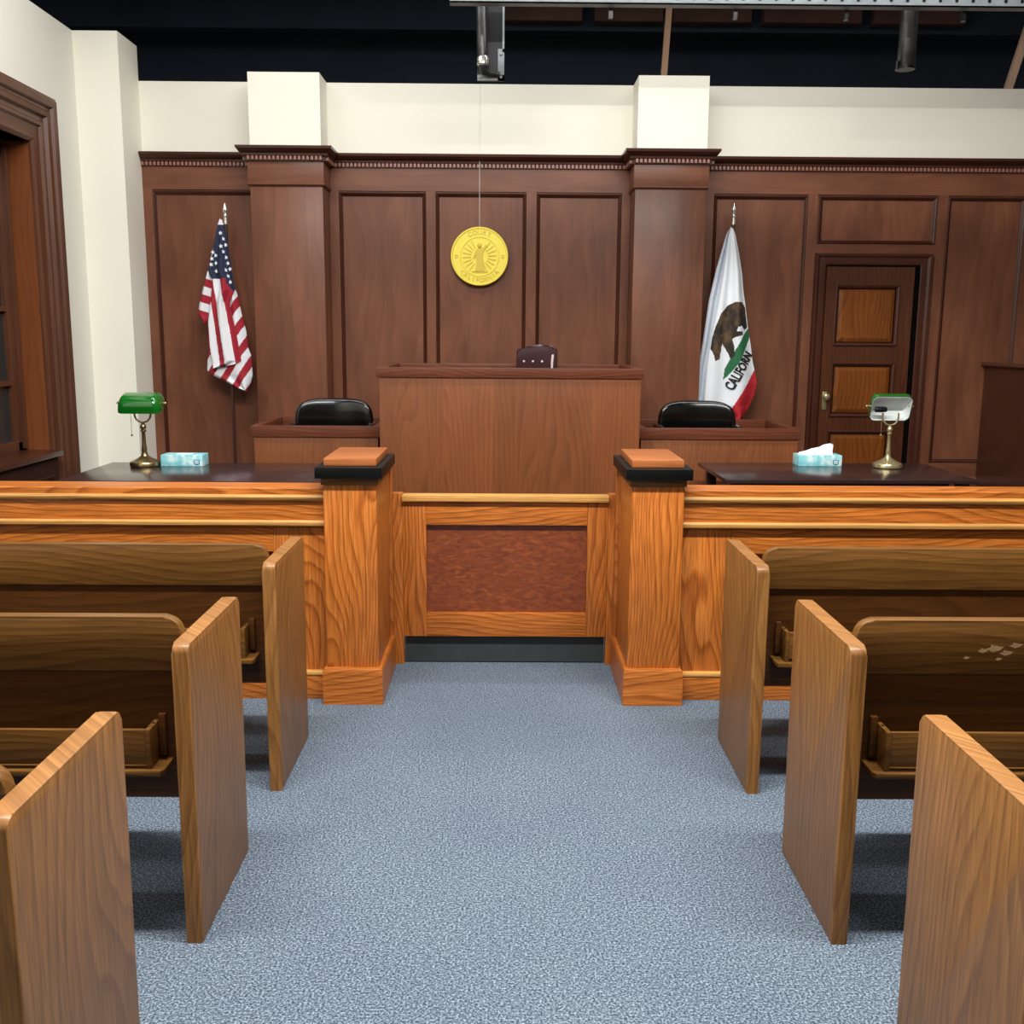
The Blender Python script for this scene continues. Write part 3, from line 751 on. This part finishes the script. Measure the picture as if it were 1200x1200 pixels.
# ================================================================== LAMPS
def banker_lamp(label, loc, tilt, bright, zs=.345):
    t = thing('banker_lamp', label, 'lamp', loc, group=None)
    mt = brass_b if bright else brass
    bm = new(); lathe(bm, [(.082, 0), (.088, .004), (.088, .020), (.084, .028), (.070, .034), (.046, .046), (.022, .062), (.015, .08), (.015, .085)], 40); obj('base', bm, mt, t)
    bm = new(); lathe(bm, [(.014, .075), (.016, .10), (.012, .13), (.010, .20), (.011, .205), (.017, .208), (.017, .214), (.011, .218), (.016, .226), (.018, .236), (.014, .248), (.009, .254), (.009, .262)], 24); obj('stem', bm, mt, t)
    zc = .262; r = .048; bm = new()
    tube(bm, [(-r, 0, zc+.075)] + [(-r*math.cos(a), 0, zc + r - r*math.sin(a)) for a in [PI*i/14 for i in range(15)]] + [(r, 0, zc+.075)], .0055, 10)
    obj('yoke', bm, mt, t)
    # shade: half-barrel trough with closed rounded ends, open towards -z before tilting
    L = .124; R = .088
    sh = bpy.data.objects.new('shade_tmp', None)
    def shell(bm, R, L, off):
        nu, nv = 18, 28; rows = []
        for i in range(nv+1):
            s = -1 + 2*i/nv; xx = s*L
            edge = max(0, (abs(s)-.72)/.28); f_ = math.sqrt(max(0, 1-edge**2*.86))
            row = []
            for j in range(nu+1):
                a = PI*j/nu
                ca, sa = math.cos(a), math.sin(a)
                row.append(bm.verts.new((xx, R*.98*math.copysign(abs(ca)**.7, ca)*(.55+.45*f_), R*1.05*abs(sa)**.75*f_ + off)))
            rows.append(row)
        for a, b in zip(rows, rows[1:]):
            for j in range(nu): bm.faces.new((a[j], a[j+1], b[j+1], b[j]))
        for row in (rows[0], rows[-1]): bm.faces.new(row)
        return rows
    rot = Matrix.Translation((0, 0, zs)) @ Matrix.Rotation(tilt, 4, 'X')
    bm = new(); shell(bm, R, L, 0); bmesh.ops.transform(bm, matrix=rot, verts=bm.verts); s1 = obj('shade', bm, green_glass, t)
    bm = new(); shell(bm, R*.93, L*.97, -.001)
    bmesh.ops.transform(bm, matrix=rot, verts=bm.verts); obj('shade_lining', bm, white_glass, s1)
    bm = new(); tube(bm, [(-L-.022, 0, .035), (-L-.016, 0, .035), (-L+.008, 0, .035)], .006, 10, [.004, .009, .005]); tube(bm, [(L-.008, 0, .035), (L+.014, 0, .035), (L+.024, 0, .035)], .006, 10, [.005, .009, .006])
    bmesh.ops.transform(bm, matrix=rot, verts=bm.verts); obj('finial', bm, mt, s1)
    bm = new(); lathe(bm, [(.016, 0), (.018, .01), (.018, .05), (.014, .07)], 16, (-L*.82, -.000, -.008), 'x'); bmesh.ops.transform(bm, matrix=rot, verts=bm.verts)
    so = obj('socket', bm, bulb_black, t)
    bm = new(); tube(bm, [(-.063, -.02, zs-.02), (-.062, -.022, zs-.15)], .0012, 6); 
    lathe(bm, [(.001, 0), (.006, .004), (.006, .010), (.001, .014)], 10, (-.062, -.022, zs-.165)); obj('pull_chain', bm, mt, t)
    return t
banker_lamp('brass lamp with glossy green shade facing us, on the left desk', (-2.160, 6.13, .75), .30, False)
banker_lamp('brass lamp with shade tilted up showing its white underside, right desk', (2.375, 6.26, .75), -1.15, True, .362)

# ================================================================== TISSUE BOXES
def tissue_box(label, x0, x1, y0, y1, z, puff):
    cx, cy = (x0+x1)/2, (y0+y1)/2; hx, hy = (x1-x0)/2, (y1-y0)/2
    t = thing('tissue_box', label, 'tissue box', (cx, cy, z))
    h = .068
    obj('carton', box(new(), -hx, hx, -hy, hy, 0, h, .002), box_m, t)
    bm = new(); lathe(bm, [(.05, h-.001), (.05, h+.0015)], 24); 
    for v in bm.verts: v.co.y *= .6
    obj('slot_film', bm, tissue, t)
    bm = new()   # little printed emblem on the front
    q = hx*.72
    prism(bm, [(q-.018, .014), (q-.006, .008), (q+.006, .008), (q+.018, .014), (q+.018, .040), (q-.018, .040)], 'y', -hy-.0008, -hy+.001)
    m_ = obj('printed_emblem', bm, box_mark, t)
    bm = new(); prism(bm, [(q-.012, .018), (q+.012, .018), (q+.012, .024), (q-.012, .024)], 'y', -hy-.0014, -hy); prism(bm, [(q-.012, .029), (q+.012, .029), (q+.012, .035), (q-.012, .035)], 'y', -hy-.0014, -hy)
    obj('emblem_line', bm, tissue, m_)
    if puff:
        bm = new(); nx, ny = 14, 6; g = []
        prof_t = lambda s: .012 + .062*s**1.1
        for side in (-1, 1):
            row_ = []
            for i in range(nx+1):
                s = i/nx; xx = -hx*.88 + s*(1.52*hx); hh = prof_t(s) if s < .93 else prof_t(.93)*(1-(s-.93)*1.5)
                row_.append([bm.verts.new((xx + (j/ny)*.006*math.sin(i), side*(.026*(1-j/ny)+.003) + .006*math.sin(i*1.3+j), h + hh*j/ny)) for j in range(ny+1)])
            g.append(row_)
            for a, b in zip(row_, row_[1:]):
                for j in range(ny): bm.faces.new((a[j], b[j], b[j+1], a[j+1]))
        for i in range(nx): bm.faces.new((g[0][i][-1], g[0][i+1][-1], g[1][i+1][-1], g[1][i][-1]))
        for e in (0, nx):
            for j in range(ny): bm.faces.new((g[0][e][j], g[1][e][j], g[1][e][j+1], g[0][e][j+1]))
        obj('tissue_sheet', bm, tissue, t)
    return t
tissue_box('flat teal tissue box with no tissue out, on the left desk', -2.062, -1.812, 6.12, 6.25, .75, False)
tissue_box('teal tissue box with white tissue pulled out, on the right desk', 1.835, 2.105, 6.30, 6.43, .75, True)

# ================================================================== TEXT
def text_mesh(s, size, depth=.002, bold=0):
    cu = bpy.data.curves.new('t', 'FONT'); cu.body = s; cu.size = size; cu.extrude = depth; cu.offset = bold; cu.align_x = 'CENTER'; cu.align_y = 'CENTER'; cu.resolution_u = 3
    o = bpy.data.objects.new('t', cu); C.objects.link(o); bpy.context.view_layer.update()
    me = bpy.data.meshes.new_from_object(o.evaluated_get(bpy.context.evaluated_depsgraph_get()))
    bpy.data.objects.remove(o); return me

# ================================================================== GOLD SEAL
SX, SY, SZ, SR = -.186, 7.74, 2.109, .213
sl = thing('wall_seal', 'round gold court seal hanging on the centre panel above the bench', 'seal', (SX, SY, SZ))
bm = new(); lathe(bm, [(SR-.006, .022), (SR, .016), (SR, -.006), (SR-.005, -.014), (SR-.013, -.014), (SR-.017, -.008), (.146, -.008), (.144, -.013), (.137, -.013), (.135, -.008), (.001, -.008)], 72, (0, 0, 0), 'y')
obj('disc', bm, gold, sl)
bm = new()
for k in range(22):
    a = 2*PI*k/22 + .07
    if abs(math.cos(a)) < .45: continue
    r0, r1 = .062, .125
    c_, s_ = math.cos(a), math.sin(a); wd = .0035
    pts = [(r0*c_-wd*s_, r0*s_+wd*c_), (r0*c_+wd*s_, r0*s_-wd*c_), (r1*c_+wd*s_, r1*s_-wd*c_), (r1*c_-wd*s_, r1*s_+wd*c_)]
    prism(bm, pts, 'y', -.013, -.007)
obj('ray', bm, gold_lo, sl)['kind'] = 'stuff'
bm = new()   # robed standing figure with raised arm
body = [(-.030, -.105), (.034, -.105), (.030, -.05), (.022, 0), (.026, .03), (.040, .052), (.054, .078), (.046, .086), (.026, .062), (.012, .058), (-.010, .058), (-.026, .046), (-.040, .02), (-.046, -.01), (-.036, -.012), (-.026, .012), (-.022, -.03)]
prism(bm, body, 'y', -.018, -.007, 0)
pad(bm, 0, -.013, .078, .016, .009, .020, 2, 16, 10)
prism(bm, [(-.055, -.112), (.055, -.112), (.055, -.104), (-.055, -.104)], 'y', -.016, -.007)
for xx in (-.014, 0, .014): prism(bm, [(xx-.0015, -.10), (xx+.0015, -.10), (xx+.001, .03), (xx-.001, .03)], 'y', -.021, -.017)
obj('figure', bm, gold_lo, sl)
def arc_text(s, r, a_mid, da, size, flip):
    bm = new()
    n = len(s)
    for i, chh in enumerate(s):
        if chh == ' ': continue
        me = text_mesh(chh, size, .0025)
        off = (i-(n-1)/2)*da
        a = a_mid - off if not flip else a_mid + off
        rot = a - PI/2 if not flip else a + PI/2
        M = Matrix.Translation((r*math.cos(a), -.0105, r*math.sin(a))) @ Matrix.Rotation(-rot, 4, 'Y') @ Matrix.Rotation(PI/2, 4, 'X')
        me.transform(M); bm.from_mesh(me); bpy.data.meshes.remove(me)
    return bm
obj('lettering', arc_text('COURT', .171, PI/2, .21, .047, False), gold_lo, sl)
obj('lettering', arc_text('CALIFORNIA', .171, -PI/2, .185, .045, True), gold_lo, sl)
bm = new()
for s in (-1, 1):
    for zz_ in (-.01, .004): prism(bm, [(s*.171-.011, zz_), (s*.171+.011, zz_), (s*.171+.011, zz_+.008), (s*.171-.011, zz_+.008)], 'y', -.012, -.007)
obj('side_mark', bm, gold_lo, sl)
bm = new(); tube(bm, [(0, .0, SR-.01), (0, -.03, .63), (0, .045, .72), (0, .055, HW-SZ-.01)], .0014, 6); obj('hanging_cord', bm, white_cloth, sl)

# ================================================================== FLAGS
def poly_rows(poly, n):
    """scanline edges of a y-monotone polygon, top to bottom"""
    ys = [p[1] for p in poly]; y0, y1 = min(ys), max(ys); out = []
    for i in range(n+1):
        y = y0 + (y1-y0)*min(max(i/n, 1e-4), 1-1e-4); xs = []
        for a, b in zip(poly, poly[1:]+poly[:1]):
            if (a[1] <= y < b[1]) or (b[1] <= y < a[1]): xs.append(a[0]+(b[0]-a[0])*(y-a[1])/(b[1]-a[1]))
        out.append((y, min(xs), max(xs)))
    return out
def inside(p, poly):
    r = False; x, y = p
    for a, b in zip(poly, poly[1:]+poly[:1]):
        if (a[1] > y) != (b[1] > y) and x < a[0]+(b[0]-a[0])*(y-a[1])/(b[1]-a[1]): r = not r
    return r
def drape(bm, poly, colour, depth, conv, nr=150, nc=60, thick=.006):
    """a folded sheet of cloth: poly = outline in cloth units, depth(x, y) = fold relief in metres"""
    lay = bm.loops.layers.float_color.get('Col') or bm.loops.layers.float_color.new('Col')
    rows = poly_rows(poly, nr); F, B, Pp = [], [], []
    for y, a, b in rows:
        fr_, bk, pp_ = [], [], []
        for j in range(nc+1):
            s = j/nc; x = a+(b-a)*s; X, Z = conv(x, y); d = depth(x, y, s)
            th = thick*(1 if 0 < j < nc else .15)
            fr_.append(bm.verts.new((X, d-th/2, Z))); bk.append(bm.verts.new((X, d+th/2, Z))); pp_.append((x, y))
        F.append(fr_); B.append(bk); Pp.append(pp_)
    def add(vs_, c):
        f_ = bm.faces.new(vs_)
        for l in f_.loops: l[lay] = c
    for i in range(nr):
        for j in range(nc):
            cx = (Pp[i][j][0]+Pp[i+1][j+1][0])/2; cy = (Pp[i][j][1]+Pp[i+1][j+1][1])/2
            c_ = lin(colour(cx, cy))
            add((F[i][j], F[i][j+1], F[i+1][j+1], F[i+1][j]), c_); add((B[i][j], B[i+1][j], B[i+1][j+1], B[i][j+1]), c_)
        for j in (0, nc): add((F[i][j], F[i+1][j], B[i+1][j], B[i][j]), lin(colour(Pp[i][j][0], Pp[i][j][1])))
    for i in (0, nr):
        for j in range(nc): add((F[i][j], B[i][j], B[i][j+1], F[i][j+1]), lin(colour(Pp[i][j][0], Pp[i][j][1])))
def flag_stand(label, X, Y, ztop, cat='flag'):
    t = thing('flag', label, cat, (X, Y, 0), group=None)
    bm = new(); lathe(bm, [(.115, 0), (.12, .006), (.12, .02), (.09, .035), (.03, .05), (.022, .10), (.014, .11)], 32); obj('base', bm, brass, t)
    bm = new(); lathe(bm, [(.0125, .05), (.0125, ztop-.14)], 14); obj('pole', bm, pole_m, t)
    bm = new(); lathe(bm, [(.013, ztop-.15), (.013, ztop-.10), (.018, ztop-.095), (.011, ztop-.085), (.011, ztop-.075), (.02, ztop-.05), (.002, ztop)], 14); obj('finial', bm, silver, t)
    return t
WHT, RED, NAVY = (232, 234, 238), (160, 26, 44), (30, 38, 66)
FY = 7.60
fk = FY/1196.9
# --- US flag.  cloth units: crop scale 4.8 per photo pixel
us = flag_stand('US flag with stars and stripes hanging on a pole left of the left pilaster', -2.006, FY, 2.46)
def convU(x, y):
    u = 220+x/4.8; v = 220+y/4.8
    X = -2.006 + ((u-266.5) - .052*(v-262))*fk*1.0; Z = 2.306 - (v-262)*fk*.968
    return (X+2.006, Z)
def depthU(layer, amp, fq, ph):
    return lambda x, y, s: -.030 - layer*.030 - amp*min(1, (y-170)/300)*math.sin(fq*PI*s + ph) - .03*min(1, max(0, (y-170)/400))*math.sin(PI*s)
canton = [(180, 200), (232, 200), (270, 300), (300, 580), (262, 552), (245, 520), (240, 497), (165, 500), (152, 478), (140, 452), (165, 360)]
def colA(x, y):
    if inside((x, y), canton) or y < 205: return NAVY if y > 203 else WHT
    if x > 208+(y-500)*.19: return RED
    if x >= 168+(y-500)*.162: return WHT
    if x > 160+(y-620)*.15: return RED
    return WHT if (y > 630 and x > 143+(y-700)*.09) else RED
def colB(x, y):
    # stripes climbing to the right
    t = y + 1.75*(x-150)
    k = int((t-770)//78)
    return WHT if k % 2 == 0 else RED
def colC(x, y):
    if y < 455 + (x-140)*.2: return NAVY
    t = y - .35*(x-90)
    return [WHT, RED, WHT, RED, WHT, RED, RED, RED][max(0, min(7, int((t-438)//46)))]
bmU = new()
drape(bmU, [(150, 440), (168, 470), (165, 620), (150, 720), (128, 745), (82, 700), (90, 640), (110, 550), (132, 462)], colC, depthU(0, .012, 2.2, 0), convU, 90, 26)
drape(bmU, [(238, 470), (290, 575), (302, 620), (318, 690), (345, 790), (356, 880), (376, 930), (384, 1040), (372, 1090), (358, 1128), (300, 1108), (240, 1075), (150, 1032), (134, 1010), (138, 900), (200, 700)], colB, depthU(-.6, .014, 3.0, .5), convU, 160, 56)
front = [(200, 172), (212, 178), (228, 225), (240, 270), (262, 400), (290, 560), (276, 590), (262, 625), (264, 650), (300, 800), (330, 955), (300, 972), (250, 984), (176, 1000), (150, 880), (142, 760), (158, 610), (166, 500), (150, 478), (140, 452), (162, 360), (186, 215)]
drape(bmU, front, colA, depthU(.5, .014, 4.0, 1.0), convU, 230, 60)
rows_f = poly_rows(front, 230)
# stars
def star(bm, x, y, r, lay):
    c0 = convU(x, y); rw = min(rows_f, key=lambda q: abs(q[0]-y)); s_ = (x-rw[1])/max(1, rw[2]-rw[1])
    d = depthU(.5, .014, 4.0, 1.0)(x, y, s_) - .007
    vs_ = []
    for k in range(10):
        a = PI/2 + k*PI/5 + .2; rr = r if k % 2 == 0 else r*.42
        vs_.append((c0[0]+rr*math.cos(a), c0[1]+rr*math.sin(a)))
    A = [bm.verts.new((p[0], d, p[1])) for p in vs_]; Bk = [bm.verts.new((p[0], d+.008, p[1])) for p in vs_]
    fs = [bm.faces.new(A), bm.faces.new(Bk[::-1])]
    for k in range(10): fs.append(bm.faces.new((A[k], Bk[k], Bk[(k+1) % 10], A[(k+1) % 10])))
    for f_ in fs:
        for l in f_.loops: l[lay] = lin((240, 242, 246))
lay = bmU.loops.layers.float_color.get('Col')
for x, y in ((207, 250), (221, 282), (234, 314), (212, 322), (223, 352), (237, 382), (249, 414), (261, 446), (237, 452), (249, 485), (262, 517), (181, 372), (163, 390), (185, 414), (160, 422), (189, 458), (167, 355)):
    star(bmU, x, y, .0165, lay)
obj('cloth', bmU, flag_cloth, us)
# --- California flag. crop scale 4.283
ca = flag_stand('white California state flag with bear hanging on a pole right of the right pilaster', 1.648, FY, 2.485)
def convC(x, y):
    u = 800+x/4.283; v = 220+y/4.283
    X = ((u-860.5) + .033*(v-268))*fk; Z = 2.303 - (v-268)*fk*.968
    return (X, Z)
REDC = (190, 34, 46)
bear = [(143, 800), (150, 745), (165, 690), (192, 622), (228, 582), (262, 564), (296, 564), (316, 590), (324, 650), (328, 692), (310, 704), (292, 682), (272, 690), (264, 712), (296, 712), (300, 728), (264, 738), (246, 748), (256, 790), (258, 832), (240, 852), (226, 816), (200, 776), (194, 800), (188, 850), (165, 862), (158, 832)]
green = [(205, 958), (213, 900), (232, 862), (262, 800), (300, 735), (330, 698), (346, 704), (338, 748), (290, 850), (240, 922)]
def colCA(x, y):
    if inside((x, y), bear):
        v = noise.noise(Vector((x*.03, y*.014, 1.3))) + .6*noise.noise(Vector((x*.09, y*.05, 4)))
        k = max(0, min(1, .42+.9*v)); return tuple(int(a+(b-a)*k) for a, b in zip((34, 26, 22), (92, 70, 44)))
    if inside((x, y), green): return (38, 108, 66) if math.sin(x*.4)*math.sin(y*.35) < .55 else (22, 60, 38)
    if y > 1120 - (x-232)*1.60: return REDC
    return (226, 231, 236)
def depthC(x, y, s): return -.045 - .022*min(1, (y-190)/300)*math.sin(3.3*PI*s+.8) - .045*min(1, (y-190)/500)*math.sin(PI*s)
def depthC2(x, y, s): return -.01 - .015*math.sin(3*PI*s)
bmC = new()
drape(bmC, [(238, 205), (246, 215), (240, 400), (190, 700), (135, 1000), (118, 1075), (84, 1062), (88, 900), (112, 760), (140, 560), (176, 400), (222, 235)], lambda x, y: (206, 214, 224), depthC2, convC, 150, 20)  # rear fold, its bluish shade put into the cloth colour
outC = [(240, 198), (252, 205), (264, 235), (284, 330), (300, 420), (310, 520), (318, 570), (326, 640), (334, 700), (348, 780), (358, 860), (372, 920), (380, 975), (366, 1040), (340, 1100), (300, 1170), (278, 1192), (245, 1180), (222, 1140), (112, 1085), (118, 1000), (130, 860), (148, 740), (175, 600), (205, 420), (230, 240)]
drape(bmC, outC, colCA, depthC, convC, 260, 76)
obj('cloth', bmC, flag_cloth, ca)
# word printed along the lower edge
me = text_mesh('CALIFORN', .100, .003, .003)
ang = math.atan2((1010-765)*1.0, (362-238))
p0 = convC(240, 988); p1 = convC(331, 830)
th = math.atan2(p1[1]-p0[1], p1[0]-p0[0]); mid = ((p0[0]+p1[0])/2, (p0[1]+p1[1])/2)
xs_ = [v.co.x for v in me.vertices]; Lw = max(xs_)-min(xs_); want = math.hypot(p1[0]-p0[0], p1[1]-p0[1])*1.143
rows_c = poly_rows(outC, 260)
def s_of(X, Z):
    v = 268 + (2.303-Z)/(fk*.968); y = (v-220)*4.283; u = 860.5 + X/fk - .033*(v-268); x = (u-800)*4.283
    r = min(rows_c, key=lambda q: abs(q[0]-y)); return x, y, (x-r[1])/max(1e-3, r[2]-r[1])
for v in me.vertices:
    a, b_ = v.co.x*want/Lw, v.co.y*1.0; dz = v.co.z
    X = mid[0] + a*math.cos(th) - b_*math.sin(th); Z = mid[1] + a*math.sin(th) + b_*math.cos(th)
    x, y, s = s_of(X, Z); v.co = (X, depthC(x, y, min(s, 1)) - .008 - dz, Z)
to = bpy.data.objects.new('lettering', me); me.materials.append(black_print); C.objects.link(to); to.parent = [o for o in bpy.data.objects if o.parent == ca and o.name.startswith('cloth')][0]
